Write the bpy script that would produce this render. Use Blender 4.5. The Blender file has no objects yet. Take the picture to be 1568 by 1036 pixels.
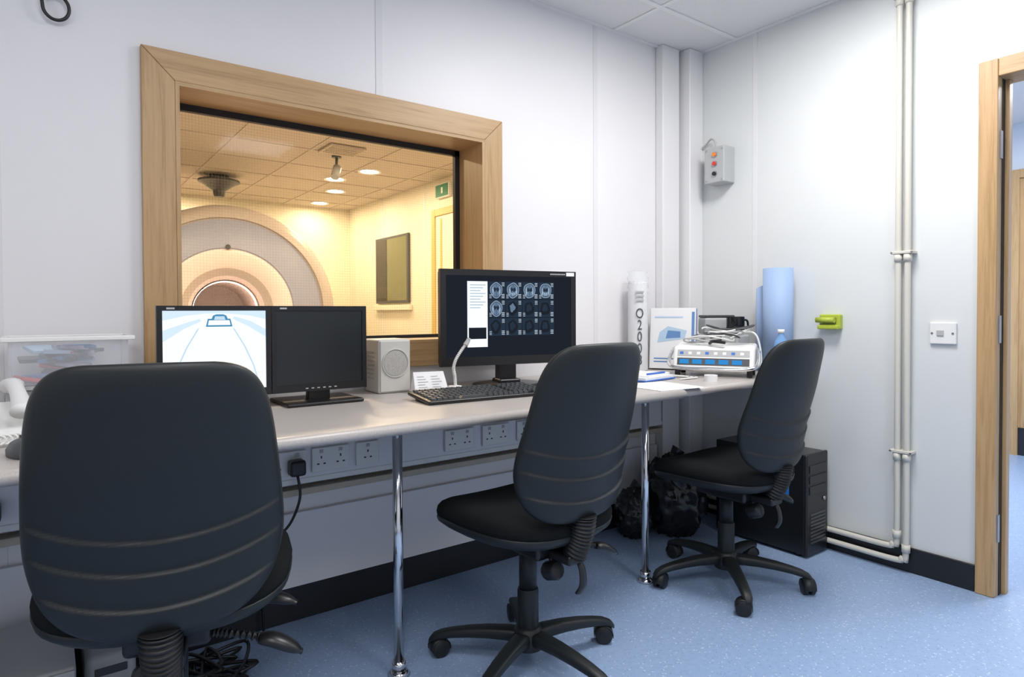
import bpy, math, random, mathutils
from mathutils import Vector, Matrix
random.seed(5)
S=bpy.context.scene
try:
    S.view_settings.view_transform='Standard'
except Exception as e: print(e)

# ---------------------------------------------------------------- materials
def new_mat(name):
    m=bpy.data.materials.new(name); m.use_nodes=True
    nt=m.node_tree; nt.nodes.clear()
    out=nt.nodes.new('ShaderNodeOutputMaterial')
    return m,nt,out
def mat(name,col,rough=.5,metal=0,noise=0,nscale=15,bump=0,bscale=200,emis=0,spec=.5,coat=0,stretch=None,alpha=1):
    m,nt,out=new_mat(name)
    p=nt.nodes.new('ShaderNodeBsdfPrincipled'); nt.links.new(p.outputs[0],out.inputs[0])
    c=(col[0],col[1],col[2],1)
    p.inputs['Base Color'].default_value=c
    p.inputs['Roughness'].default_value=rough; p.inputs['Metallic'].default_value=metal
    p.inputs['Specular IOR Level'].default_value=spec
    p.inputs['Coat Weight'].default_value=coat
    p.inputs['Alpha'].default_value=alpha
    tc=nt.nodes.new('ShaderNodeTexCoord')
    if noise>0:
        n=nt.nodes.new('ShaderNodeTexNoise'); n.inputs['Scale'].default_value=nscale; n.inputs['Detail'].default_value=5
        nt.links.new(tc.outputs['Object'],n.inputs['Vector'])
        r=nt.nodes.new('ShaderNodeValToRGB')
        r.color_ramp.elements[0].position=.3; r.color_ramp.elements[1].position=.7
        r.color_ramp.elements[0].color=(c[0]*(1-noise),c[1]*(1-noise),c[2]*(1-noise),1)
        r.color_ramp.elements[1].color=(min(1,c[0]*(1+noise)),min(1,c[1]*(1+noise)),min(1,c[2]*(1+noise)),1)
        nt.links.new(n.outputs[0],r.inputs[0]); nt.links.new(r.outputs[0],p.inputs['Base Color'])
    if bump>0:
        n2=nt.nodes.new('ShaderNodeTexNoise'); n2.inputs['Scale'].default_value=bscale; n2.inputs['Detail'].default_value=3
        nt.links.new(tc.outputs['Object'],n2.inputs['Vector'])
        b=nt.nodes.new('ShaderNodeBump'); b.inputs['Strength'].default_value=bump; b.inputs['Distance'].default_value=.002
        nt.links.new(n2.outputs[0],b.inputs['Height']); nt.links.new(b.outputs[0],p.inputs['Normal'])
    if emis>0:
        p.inputs['Emission Color'].default_value=c; p.inputs['Emission Strength'].default_value=emis
    return m
def speckle(name,base,dark,light,scale,rough=.4,amt=.5,var=.06):
    m,nt,out=new_mat(name)
    p=nt.nodes.new('ShaderNodeBsdfPrincipled'); nt.links.new(p.outputs[0],out.inputs[0])
    p.inputs['Roughness'].default_value=rough
    tc=nt.nodes.new('ShaderNodeTexCoord')
    n=nt.nodes.new('ShaderNodeTexNoise'); n.inputs['Scale'].default_value=scale*.8; n.inputs['Detail'].default_value=6
    nt.links.new(tc.outputs['Object'],n.inputs['Vector'])
    r=nt.nodes.new('ShaderNodeValToRGB')
    r.color_ramp.elements[0].position=.3; r.color_ramp.elements[1].position=.7
    r.color_ramp.elements[0].color=(*[x*(1-var) for x in base],1); r.color_ramp.elements[1].color=(*[min(1,x*(1+var)) for x in base],1)
    nt.links.new(n.outputs[0],r.inputs[0])
    prev=r.outputs[0]
    for col,sc,th in ((dark,scale,.18),(light,scale*.8,.18)):
        v=nt.nodes.new('ShaderNodeTexVoronoi'); v.inputs['Scale'].default_value=sc
        nt.links.new(tc.outputs['Object'],v.inputs['Vector'])
        lt=nt.nodes.new('ShaderNodeMath'); lt.operation='LESS_THAN'; lt.inputs[1].default_value=th
        nt.links.new(v.outputs['Distance'],lt.inputs[0])
        mu=nt.nodes.new('ShaderNodeMath'); mu.operation='MULTIPLY'; mu.inputs[1].default_value=amt
        nt.links.new(lt.outputs[0],mu.inputs[0])
        mx=nt.nodes.new('ShaderNodeMixRGB'); mx.inputs[2].default_value=(*col,1)
        nt.links.new(mu.outputs[0],mx.inputs[0]); nt.links.new(prev,mx.inputs[1]); prev=mx.outputs[0]
    nt.links.new(prev,p.inputs['Base Color'])
    return m
def wood(name,axis,col=(.50,.32,.155)):
    m,nt,out=new_mat(name)
    p=nt.nodes.new('ShaderNodeBsdfPrincipled'); nt.links.new(p.outputs[0],out.inputs[0])
    p.inputs['Roughness'].default_value=.42
    tc=nt.nodes.new('ShaderNodeTexCoord')
    fac=[]
    for sc,al in ((30,1.6),(120,5)):
        mp=nt.nodes.new('ShaderNodeMapping')
        s=[sc]*3; s[axis]=al; mp.inputs['Scale'].default_value=s
        nt.links.new(tc.outputs['Object'],mp.inputs[0])
        n=nt.nodes.new('ShaderNodeTexNoise'); n.inputs['Scale'].default_value=1.0; n.inputs['Detail'].default_value=8; n.inputs['Distortion'].default_value=.8
        nt.links.new(mp.outputs[0],n.inputs['Vector']); fac.append(n.outputs[0])
    av=nt.nodes.new('ShaderNodeMath'); av.operation='ADD'; nt.links.new(fac[0],av.inputs[0]); nt.links.new(fac[1],av.inputs[1])
    hf=nt.nodes.new('ShaderNodeMath'); hf.operation='MULTIPLY'; hf.inputs[1].default_value=.5; nt.links.new(av.outputs[0],hf.inputs[0])
    r=nt.nodes.new('ShaderNodeValToRGB'); cr=r.color_ramp
    cr.elements[0].position=.36; cr.elements[0].color=(col[0]*.76,col[1]*.72,col[2]*.64,1)
    cr.elements[1].position=.64; cr.elements[1].color=(col[0]*1.10,col[1]*1.10,col[2]*1.12,1)
    e=cr.elements.new(.5); e.color=(*col,1)
    nt.links.new(hf.outputs[0],r.inputs[0]); nt.links.new(r.outputs[0],p.inputs['Base Color'])
    b=nt.nodes.new('ShaderNodeBump'); b.inputs['Strength'].default_value=.15; b.inputs['Distance'].default_value=.001
    nt.links.new(hf.outputs[0],b.inputs['Height']); nt.links.new(b.outputs[0],p.inputs['Normal'])
    return m
def emit(name,col,st=1):
    m,nt,out=new_mat(name)
    e=nt.nodes.new('ShaderNodeEmission'); e.inputs[0].default_value=(*col,1); e.inputs[1].default_value=st
    nt.links.new(e.outputs[0],out.inputs[0]); return m

M={}
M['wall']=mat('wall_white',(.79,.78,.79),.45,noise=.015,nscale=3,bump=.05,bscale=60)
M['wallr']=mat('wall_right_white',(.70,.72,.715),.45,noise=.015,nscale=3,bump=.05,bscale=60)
M['seam']=mat('panel_joint',(.74,.735,.745),.4)
M['column']=mat('casing_white',(.78,.775,.78),.4)
M['ceil']=mat('ceiling_tile',(.76,.755,.76),.9,noise=.03,nscale=120,bump=.3,bscale=150)
M['tbar']=mat('ceiling_tbar',(.80,.80,.80),.4)
M['floor']=speckle('vinyl_floor',(.29,.405,.61),(.13,.22,.40),(.66,.75,.88),75,.33,.55)
M['skirt']=mat('black_skirting',(.012,.013,.015),.35)
M['woodx']=wood('oak_x',0); M['woody']=wood('oak_y',1); M['woodz']=wood('oak_z',2)
M['desk']=speckle('desk_laminate',(.47,.435,.41),(.26,.24,.23),(.70,.67,.64),260,.35,.45)
M['chrome']=mat('chrome',(.75,.75,.76),.12,1)
M['plastic']=mat('chair_plastic',(.0135,.0165,.0172),.45,bump=.12,bscale=500,spec=.4)
M['fabric']=mat('chair_fabric',(.009,.010,.0105),.95,noise=.25,nscale=300,bump=.5,bscale=600,spec=.15)
M['blk']=mat('black_plastic',(.009,.009,.010),.35)
M['rub']=mat('black_rubber',(.008,.008,.009),.5)
M['gloss']=mat('black_gloss',(.01,.01,.012),.12)
M['screen']=mat('screen_off',(.013,.016,.018),.3)
M['greyp']=mat('grey_plastic',(.45,.46,.46),.4)
M['dgrey']=mat('dark_grey_plastic',(.06,.065,.07),.4)
M['whitep']=mat('white_plastic',(.80,.80,.78),.35)
M['speaker']=mat('speaker_plastic',(.55,.54,.51),.45)
M['grille']=mat('speaker_grille',(.40,.39,.37),.7,noise=.3,nscale=500)
M['paper']=mat('paper',(.82,.82,.83),.8)
M['blue']=mat('blue_card',(.05,.16,.55),.5)
M['lblue']=mat('light_blue_sheet',(.32,.44,.66),.6)
M['red']=mat('red_plastic',(.7,.05,.03),.4)
M['orange']=mat('orange_plastic',(.85,.25,.04),.4)
M['green']=mat('lime_plastic',(.42,.50,.05),.4)
M['cond']=mat('cream_conduit',(.64,.62,.55),.4)
M['beige']=mat('beige_strip',(.50,.44,.34),.5,noise=.06,nscale=40)
M['trunk']=mat('trunking',(.78,.78,.81),.35)
M['bag']=mat('bin_bag',(.010,.010,.011),.22,noise=.3,nscale=20)
M['clear']=mat('clear_plastic',(.75,.77,.82),.15,alpha=.25)
M['junk']=mat('packets',(.45,.42,.52),.5,noise=.6,nscale=25)
M['tower']=mat('pc_black',(.010,.011,.012),.3)
M['steel']=mat('steel',(.45,.45,.46),.35,.9)
M['tealbtn']=emit('display_blue',(.05,.35,.85),.8)
M['mriwall']=mat('scan_room_wall',(.80,.75,.60),.5,noise=.02,nscale=3)
M['mriceil']=mat('scan_room_ceiling',(.58,.50,.42),.8,noise=.05,nscale=80)
M['mrifloor']=mat('scan_room_floor',(.5,.48,.45),.5,noise=.05,nscale=50)
M['mribody']=mat('scanner_cream',(.52,.46,.42),.4)
M['mrimid']=mat('scanner_grey',(.34,.37,.50),.45)
M['mriin']=mat('scanner_pale',(.88,.76,.74),.4)
M['lamp_w']=emit('luminaire_diffuser',(1,1,1),2)
M['lamp_o']=emit('downlight_glow',(1,.92,.75),12)

# ---------------------------------------------------------------- geometry helpers
def group(name,loc=(0,0,0),rz=0):
    e=bpy.data.objects.new(name,None); S.collection.objects.link(e)
    e.empty_display_size=.05; e.location=loc; e.rotation_euler=(0,0,math.radians(rz)); return e
def mk(name,v,f,m,parent=None,smooth=False,mi=None):
    me=bpy.data.meshes.new(name); me.from_pydata([tuple(a) for a in v],[],f); me.update()
    ms=m if isinstance(m,(list,tuple)) else [m]
    for a in ms: me.materials.append(a)
    if mi:
        for p,i in zip(me.polygons,mi): p.material_index=i
    if smooth: me.polygons.foreach_set('use_smooth',[True]*len(me.polygons))
    o=bpy.data.objects.new(name,me); S.collection.objects.link(o)
    if parent: o.parent=parent
    return o
BF=[(0,3,2,1),(4,5,6,7),(0,1,5,4),(1,2,6,5),(2,3,7,6),(3,0,4,7)]
def bv(x0,x1,y0,y1,z0,z1):
    return [(x0,y0,z0),(x1,y0,z0),(x1,y1,z0),(x0,y1,z0),(x0,y0,z1),(x1,y0,z1),(x1,y1,z1),(x0,y1,z1)]
def addbev(o,w,seg=3):
    b=o.modifiers.new('bevel','BEVEL'); b.width=w; b.segments=seg; b.limit_method='ANGLE'; b.harden_normals=True
    o.data.polygons.foreach_set('use_smooth',[True]*len(o.data.polygons))
def box(name,x0,x1,y0,y1,z0,z1,m,parent=None,bevel=0,seg=3,mx=None):
    v=bv(x0,x1,y0,y1,z0,z1)
    if mx: v=[mx@Vector(a) for a in v]
    o=mk(name,v,BF,m,parent)
    if bevel: addbev(o,bevel,seg)
    return o
def boxes(name,lst,m,parent=None,bevel=0,seg=2):
    v=[];f=[]
    for b in lst:
        n=len(v); v+=bv(*b); f+=[tuple(i+n for i in q) for q in BF]
    o=mk(name,v,f,m,parent)
    if bevel: addbev(o,bevel,seg)
    return o
def frame_of(d):
    d=d.normalized(); a=Vector((0,0,1)) if abs(d.z)<.9 else Vector((1,0,0))
    x=a.cross(d).normalized(); return x,d.cross(x).normalized()
def cyl(name,p0,p1,r,m,parent=None,r2=None,seg=24,bevel=0):
    p0=Vector(p0);p1=Vector(p1); r2=r if r2 is None else r2
    x,y=frame_of(p1-p0); v=[]
    for p,rr in((p0,r),(p1,r2)):
        for i in range(seg):
            a=2*math.pi*i/seg; v.append(p+(x*math.cos(a)+y*math.sin(a))*rr)
    f=[(i,(i+1)%seg,seg+(i+1)%seg,seg+i) for i in range(seg)]+[tuple(range(seg))[::-1],tuple(range(seg,2*seg))]
    o=mk(name,v,f,m,parent)
    for i,p in enumerate(o.data.polygons): p.use_smooth=i<seg
    if bevel: addbev(o,bevel,2)
    return o
def lathe(name,prof,m,parent=None,seg=40,mx=None,mi=None,closed_ends=True):
    v=[];n=len(prof)
    for (r,z) in prof:
        for i in range(seg):
            a=2*math.pi*i/seg; q=Vector((r*math.cos(a),r*math.sin(a),z)); v.append(mx@q if mx else q)
    f=[];fm=[]
    for k in range(n-1):
        for i in range(seg):
            f.append((k*seg+i,k*seg+(i+1)%seg,(k+1)*seg+(i+1)%seg,(k+1)*seg+i)); fm.append(mi[k] if mi else 0)
    if closed_ends:
        f.append(tuple(range(seg))[::-1]); f.append(tuple(range((n-1)*seg,n*seg))); fm+=[fm[0],fm[-1]]
    o=mk(name,v,f,m,parent,smooth=True,mi=fm)
    try:
        o.data.set_sharp_from_angle(angle=math.radians(40))
    except Exception: pass
    return o
def crom(pts,res):
    P=[Vector(p) for p in pts]
    if len(P)<3 or res<=1: return P
    out=[]
    for i in range(len(P)-1):
        p0=P[max(i-1,0)];p1=P[i];p2=P[i+1];p3=P[min(i+2,len(P)-1)]
        for k in range(res):
            t=k/res
            out.append(.5*((2*p1)+(p2-p0)*t+(2*p0-5*p1+4*p2-p3)*t*t+(3*p1-p0-3*p2+p3)*t**3))
    out.append(P[-1]); return out
def sweep(name,pts,r,m,parent=None,seg=10,res=8,rf=None,flat=1.0):
    P=crom(pts,res); v=[];n=len(P)
    d=(P[1]-P[0]).normalized(); x,y=frame_of(d)
    for i,p in enumerate(P):
        dd=(P[min(i+1,n-1)]-P[max(i-1,0)]).normalized()
        x=(x-dd*x.dot(dd)).normalized(); y=dd.cross(x)
        rr=rf(i/(n-1)) if rf else r
        for k in range(seg):
            a=2*math.pi*k/seg; v.append(p+(x*math.cos(a)+y*math.sin(a)*flat)*rr)
    f=[(i*seg+k,i*seg+(k+1)%seg,(i+1)*seg+(k+1)%seg,(i+1)*seg+k) for i in range(n-1) for k in range(seg)]
    f+=[tuple(range(seg))[::-1],tuple(range((n-1)*seg,n*seg))]
    return mk(name,v,f,m,parent,smooth=True)
def poly(name,pts,m,parent=None):
    return mk(name,pts,[tuple(range(len(pts)))],m,parent)

# ---------------------------------------------------------------- room constants
YB=2.18; XR=2.79; CH=2.40; XL=-1.7; YF=-1.9
WX0,WX1,WZ0,WZ1=.331,1.462,.935,1.755
boxes('floor',[(XL-.1,5.8,YF-.1,YB+.0,-.1,0)],M['floor'])
boxes('wall_back',[(XL,WX0,YB,YB+.2,0,CH),(WX1,XR+.11,YB,YB+.2,0,CH),(WX0,WX1,YB,YB+.2,0,WZ0),(WX0,WX1,YB,YB+.2,WZ1,CH)],M['wall'])
DY0,DY1,DZ=-.06,.80,1.89
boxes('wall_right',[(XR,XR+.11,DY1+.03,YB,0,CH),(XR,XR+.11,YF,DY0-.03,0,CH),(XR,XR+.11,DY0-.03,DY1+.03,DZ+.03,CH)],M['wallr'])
boxes('wall_left',[(XL-.1,XL,YF,YB,0,CH)],M['wall'])
boxes('wall_front',[(XL,XR,YF-.1,YF,0,CH)],M['wall'])
boxes('ceiling',[(XL-.1,XR+.11,YF-.1,YB+.2,CH,CH+.1)],M['ceil'])
G=.56
lst=[]
x=2.22
while x>XL: lst.append((x-.012,x+.012,YF,YB,CH-.004,CH-.0005)); x-=G
y=1.88
while y>YF: lst.append((XL,XR,y-.012,y+.012,CH-.005,CH-.0005)); y-=G
lst+=[(XL,XR,YB-.02,YB,CH-.006,CH-.0005),(XR-.02,XR,YF,YB,CH-.006,CH-.0005)]
boxes('trim_ceiling_grid',lst,M['tbar'])
boxes('trim_1',[(sx-.014,sx+.014,YB-.002,YB,z0,z1) for sx in (-.10,1.008,2.107) for (z0,z1) in (((1.845,CH),) if sx==1.008 else ((.16,CH),))],M['seam'],bevel=.001)
boxes('trim_2',[(XR-.002,XR,sy-.012,sy+.012,.11,CH) for sy in (1.78,)],M['seam'],bevel=.001)
boxes('baseboard_back',[(XL,XR,YB-.012,YB,0,.12)],M['skirt'],bevel=.003)
boxes('baseboard_right',[(XR-.012,XR,.862,YB-.012,0,.10)],M['skirt'],bevel=.003)
boxes('baseboard_left',[(XL,XL+.012,YF,YB-.012,0,.10)],M['skirt'])
box('column_casing',2.53,2.66,YB-.05,YB,0,CH,M['column'],bevel=.006)
box('column_casing',2.68,XR,YB-.10,YB,0,CH,M['column'],bevel=.006)

# window frame
w=group('window_1',(0,0,0))
A=.09
x0,x1,z0,z1=WX0-A,WX1+A,WZ0-A,WZ1+A
yo=YB-.022
def miter(name,pts,m):
    v=[(p[0],yo,p[1]) for p in pts]+[(p[0],YB,p[1]) for p in pts]
    o=mk(name,v,[(0,1,2,3),(7,6,5,4),(0,4,5,1),(1,5,6,2),(2,6,7,3),(3,7,4,0)],m,w); addbev(o,.003,2)
miter('architrave_top',[(x0,z1),(WX0,WZ1),(WX1,WZ1),(x1,z1)],M['woodx'])
miter('architrave_bottom',[(x1,z0),(WX1,WZ0),(WX0,WZ0),(x0,z0)],M['woodx'])
miter('architrave_left',[(x0,z0),(WX0,WZ0),(WX0,WZ1),(x0,z1)],M['woodz'])
miter('architrave_right',[(x1,z1),(WX1,WZ1),(WX1,WZ0),(x1,z0)],M['woodz'])
t=.012
box('lining_top',WX0,WX1,yo,YB+.2,WZ1-t,WZ1,M['woodx'],w)
box('lining_bottom',WX0,WX1,yo,YB+.2,WZ0,WZ0+t,M['woodx'],w)
box('lining_left',WX0,WX0+t,yo,YB+.2,WZ0+t,WZ1-t,M['woodz'],w)
box('lining_right',WX1-t,WX1,yo,YB+.2,WZ0+t,WZ1-t,M['woodz'],w)
gy=YB+.165
g=.022
boxes('gasket',[(WX0+t,WX1-t,gy-.01,gy+.01,WZ1-t-g,WZ1-t),(WX0+t,WX1-t,gy-.01,gy+.01,WZ0+t,WZ0+t+g*.6),
  (WX0+t,WX0+t+g*.7,gy-.01,gy+.01,WZ0+t,WZ1-t),(WX1-t-g,WX1-t,gy-.01,gy+.01,WZ0+t,WZ1-t)],M['rub'],w)
m,nt,out=new_mat('window_glass')
tr=nt.nodes.new('ShaderNodeBsdfTransparent'); tr.inputs[0].default_value=(.98,.97,.95,1)
gl=nt.nodes.new('ShaderNodeBsdfGlossy'); gl.inputs['Roughness'].default_value=.05
mx=nt.nodes.new('ShaderNodeMixShader'); mx.inputs[0].default_value=.004
nt.links.new(tr.outputs[0],mx.inputs[1]); nt.links.new(gl.outputs[0],mx.inputs[2]); nt.links.new(mx.outputs[0],out.inputs[0])
box('glass_pane',WX0+t,WX1-t,gy-.003,gy+.003,WZ0+t,WZ1-t,m,w)
m,nt,out=new_mat('rf_mesh')
tc=nt.nodes.new('ShaderNodeTexCoord'); sp=nt.nodes.new('ShaderNodeSeparateXYZ'); nt.links.new(tc.outputs['Object'],sp.inputs[0])
outs=[]
for ax in (0,2):
    a=nt.nodes.new('ShaderNodeMath'); a.operation='MULTIPLY'; a.inputs[1].default_value=1/.010
    nt.links.new(sp.outputs[ax],a.inputs[0])
    b=nt.nodes.new('ShaderNodeMath'); b.operation='FRACT'; nt.links.new(a.outputs[0],b.inputs[0])
    c=nt.nodes.new('ShaderNodeMath'); c.operation='LESS_THAN'; c.inputs[1].default_value=.20; nt.links.new(b.outputs[0],c.inputs[0]); outs.append(c)
mxm=nt.nodes.new('ShaderNodeMath'); mxm.operation='MAXIMUM'; nt.links.new(outs[0].outputs[0],mxm.inputs[0]); nt.links.new(outs[1].outputs[0],mxm.inputs[1])
hf=nt.nodes.new('ShaderNodeMath'); hf.operation='MULTIPLY'; hf.inputs[1].default_value=.18; nt.links.new(mxm.outputs[0],hf.inputs[0])
tr=nt.nodes.new('ShaderNodeBsdfTransparent'); di=nt.nodes.new('ShaderNodeBsdfDiffuse'); di.inputs[0].default_value=(.60,.44,.26,1)
mx=nt.nodes.new('ShaderNodeMixShader'); nt.links.new(hf.outputs[0],mx.inputs[0]); nt.links.new(tr.outputs[0],mx.inputs[1]); nt.links.new(di.outputs[0],mx.inputs[2]); nt.links.new(mx.outputs[0],out.inputs[0])
poly('rf_screen_mesh',[(WX0+t,gy+.012,WZ0+t),(WX1-t,gy+.012,WZ0+t),(WX1-t,gy+.012,WZ1-t),(WX0+t,gy+.012,WZ1-t)],m,w)

# ---------------------------------------------------------------- scan room
MX0,MX1,MY1=-2.2,3.26,8.0; Y2=YB+.2
boxes('floor_scan_room',[(MX0-.1,MX1+.1,Y2,MY1+.1,-.1,0)],M['mrifloor'])
boxes('ceiling_scan_room',[(MX0-.1,MX1+.1,Y2,MY1+.1,CH,CH+.1)],M['mriceil'])
boxes('wall_scan_room_right',[(MX1,MX1+.1,Y2,MY1,0,CH)],M['mriwall'])
boxes('wall_scan_room_left',[(MX0-.1,MX0,Y2,MY1,0,CH)],M['mriwall'])
boxes('wall_scan_room_back',[(MX0,MX1,MY1,MY1+.1,0,CH)],M['mriwall'])
boxes('wall_scan_room_front',[(XR+.11,MX1,Y2-.1,Y2,0,CH)],M['mriwall'])
lst=[]
x=3.0
while x>MX0: lst.append((x-.012,x+.012,Y2,MY1,CH-.005,CH-.0005)); x-=.6
y=7.6
while y>Y2: lst.append((MX0,MX1,y-.012,y+.012,CH-.006,CH-.0005)); y-=.6
boxes('trim_scan_room_grid',lst,M['mriceil'])
boxes('trim_3',[(MX1-.003,MX1,yy-.012,yy+.012,0,CH) for yy in (5.95,7.0,7.75)],M['seam'])
M['yframe']=mat('door_frame_yellow',(.60,.44,.14),.4)
d=group('door_1',(MX1-.001,0,0))
boxes('frame',[(-.03,0,4.6,4.68,0,2.1),(-.03,0,5.69,5.76,0,2.1),(-.03,0,4.68,5.69,2.03,2.1)],M['yframe'],d,.004)
box('leaf',-.015,0,4.68,5.69,0.005,2.03,M['mriwall'],d)
boxes('leaf_stile',[(-.018,-.014,5.56,5.60,0.01,2.0)],M['yframe'],d)
b=group('observation_screen',(MX1-.002,6.7,0))
scr=mat('screen_olive',(.14,.14,.06),.2,emis=.25)
box('panel',-.03,0,-.42,.42,1.16,1.93,M['dgrey'],b,.006)
box('pane_olive',-.0315,-.03,-.39,.10,1.19,1.90,scr,b)
box('pane_dark',-.0315,-.03,.12,.39,1.19,1.90,M['gloss'],b)
boxes('surround',[(-.05,0,-.46,.46,1.08,1.14)],M['mriwall'],b,.005)
e=group('exit_sign',(MX1-.001,5.52,2.2)); box('housing',-.04,0,-.13,.13,0,.14,M['whitep'],e,.005)
exg=mat('exit_green',(.015,.16,.07),.4,emis=.2)
box('face',-.043,-.04,-.12,.12,.01,.13,exg,e)
box('pictogram',-.0445,-.043,-.02,.01,.04,.10,M['whitep'],e)
for i,(xx,yy) in enumerate([(2.52,5.68),(2.38,6.2),(2.62,6.81),(2.74,7.65),(2.45,4.5)]):
    g_=group('downlight',(xx,yy,CH))
    lathe('bezel',[(.085,-.008),(.11,-.012),(.115,0)],M['whitep'],g_,closed_ends=False)
    cyl('lens',(0,0,-.008),(0,0,0),.085,M['lamp_o'],g_)
boxes('ceiling_vent',[(1.85,2.15,4.9,5.2,CH-.02,CH-.006)]+[(1.87,2.13,4.92+.05*i,4.935+.05*i,CH-.03,CH-.02) for i in range(5)],M['mriceil'])
cm=group('ceiling_camera',(1.40,6.7,CH-.001))
lathe('housing',[(.19,-.05),(.19,-.07),(.16,-.08),(.06,-.15),(.05,-.20),(.04,-.21)],M['dgrey'],cm,32)
cyl('mount',(0,0,-.06),(0,0,0),.09,M['dgrey'],cm)
cm=group('ceiling_spotlight',(2.05,5.3,CH-.001))
cyl('stem',(0,0,-.10),(0,0,0),.012,M['dgrey'],cm); cyl('rose',(0,0,-.015),(0,0,0),.04,M['dgrey'],cm)
cyl('head',(-.03,-.03,-.19),(.01,.01,-.09),.035,M['greyp'],cm)

ms=group('mri_scanner',(1.24,5.65,0),-8)
mxl=Matrix.Translation((0,0,1.07))@Matrix.Rotation(math.radians(90),4,'X')
prof=[(.87,-1.5),(.90,-1.45),(.90,-.14),(.87,-.05),(.82,-.01),(.78,0),(.775,-.025),(.765,-.02),(.74,.0),(.56,.03),(.525,.035),(.515,.02),(.505,.025),(.48,.03),(.36,-.02),(.30,-.10),(.27,-.2),(.26,-1.5)]
mi=[0,0,0,0,0,0,0,1,1,1,1,2,2,2,0,2,2]
lathe('gantry',prof,[M['mribody'],M['mrimid'],M['mriin']],ms,72,mxl,mi,closed_ends=False)
lathe('bore_liner',[(.262,-.2),(.262,-1.45)],M['mriin'],ms,48,mxl,closed_ends=False)
cyl('bore_end',(0,1.44,1.07),(0,1.48,1.07),.27,M['mriin'],ms)
lathe('bore_lamp_ring',[(.255,-.30),(.258,-.32)],M['lamp_o'],ms,48,mxl,closed_ends=False)
box('plinth',-.8,.8,.1,1.4,0,.5,M['mribody'],ms,.05)
box('couch_base',-.25,.25,-1.7,.05,0,.60,M['mribody'],ms,.05)
box('couch_column',-.2,.2,-1.6,-.05,.58,.76,M['mrimid'],ms,.02)
box('couch_top',-.22,.22,-1.8,.4,.76,.82,M['mriin'],ms,.03)
box('control_pad',.58,.74,-.06,-.01,1.02,1.08,M['orange'],ms,.01)
cyl('positioning_light',(0,-.05,1.60),(0,-.02,1.60),.02,M['dgrey'],ms)
cab=group('equipment_cabinet',(2.55,7.7,0)); box('body',-.3,.3,-.25,.25,0,1.25,M['mriwall'],cab,.01); box('door_panel',-.28,.28,-.262,-.25,.05,1.2,M['whitep'],cab,.004)
box('label',-.24,-.12,-.264,-.262,.95,1.1,M['orange'],cab)

# ---------------------------------------------------------------- doorway right + corridor
d=group('door_2',(0,0,0))
boxes('architrave',[(XR-.02,XR,DY1,DY1+.06,0,DZ+.065),(XR-.02,XR,DY0-.06,DY0,0,DZ+.065)],M['woodz'],d,.004)
boxes('architrave_head',[(XR-.02,XR,DY0,DY1,DZ,DZ+.065)],M['woody'],d,.004)
boxes('lining',[(XR-.005,XR+.115,DY1,DY1+.03,0,DZ+.03),(XR-.005,XR+.115,DY0-.03,DY0,0,DZ+.03),(XR+.05,XR+.085,DY1-.015,DY1,0,DZ),(XR+.05,XR+.085,DY0,DY0+.015,0,DZ)],M['woodz'],d,.002)
boxes('lining_head',[(XR-.005,XR+.115,DY0,DY1,DZ,DZ+.03)],M['woody'],d,.002)
boxes('intumescent_strip',[(XR+.024,XR+.05,DY1-.002,DY1,0,DZ)],M['rub'],d)
boxes('hinge',[(XR+.004,XR+.024,DY1-.004,DY1,.93,1.03),(XR+.004,XR+.024,DY1-.004,DY1,.2,.3),(XR+.004,XR+.024,DY1-.004,DY1,1.6,1.7)],M['steel'],d)
M['corr']=mat('corridor_wall',(.68,.73,.82),.5,noise=.01,nscale=3)
boxes('wall_corridor_right',[(5.7,5.8,-1.5,2.1,0,CH)],M['corr'])
boxes('wall_corridor_back',[(XR+.11,5.7,2.1,2.2,0,CH)],M['corr'])
boxes('wall_corridor_front',[(XR+.11,5.7,-1.6,-1.5,0,CH)],M['corr'])
boxes('ceiling_corridor',[(XR+.11,5.8,-1.6,2.2,CH,CH+.1)],M['ceil'])
d=group('door_3',(5.699,1.0,0))
box('leaf',-.03,0,-.45,.5,.2,2.0,M['woodz'],d); box('kickplate',-.035,0,-.45,.5,0.0,.2,M['skirt'],d)
boxes('frame',[(-.05,0,.5,.56,0,2.06),(-.05,0,-.51,-.45,0,2.06),(-.05,0,-.45,.5,2.0,2.06)],M['woodz'],d)
boxes('handle',[(-.08,-.05,.40,.43,1.4,1.6),(-.06,-.03,.40,.43,1.42,1.44),(-.06,-.03,.40,.43,1.56,1.58)],M['blk'],d)
boxes('baseboard_corridor',[(5.69,5.7,1.56,2.1,0,.18)],M['skirt'])

# ---------------------------------------------------------------- conduits
c=group('wall_conduit',(0,0,0))
for k,(yy,zz,dx) in enumerate([(1.122,.095,.018),(1.088,.045,.018)]):
    X=XR-dx-.014
    sweep('pipe_%d'%k,[(X,yy,CH-.001),(X,yy,1.6),(X,yy,.6),(X,yy,zz+.05),(X,yy+.015,zz+.012),(X,yy+.05,zz),(X,yy+.3,zz),(X,YB-.12,zz)],.0115,M['cond'],c,14,6)
    for zb in (.48,1.275,2.29):
        cyl('coupling_%d_%d'%(k,int(zb*100)),(X,yy,zb-.03),(X,yy,zb-.002),.0155,M['cond'],c)
    cyl('elbow_%d'%k,(X,yy,zz+.04),(X,yy,zz+.07),.0155,M['cond'],c)
for zb in (.48,1.275,2.29):
    box('saddle_%d'%int(zb*100),XR-.048,XR,1.065,1.145,zb,zb+.012,M['cond'],c,.003)
    for yy in (1.068,1.142): cyl('screw_%d_%d'%(int(zb*100),int(yy*1000)),(XR-.045,yy,zb+.006),(XR-.05,yy,zb+.006),.004,M['steel'],c)

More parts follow.
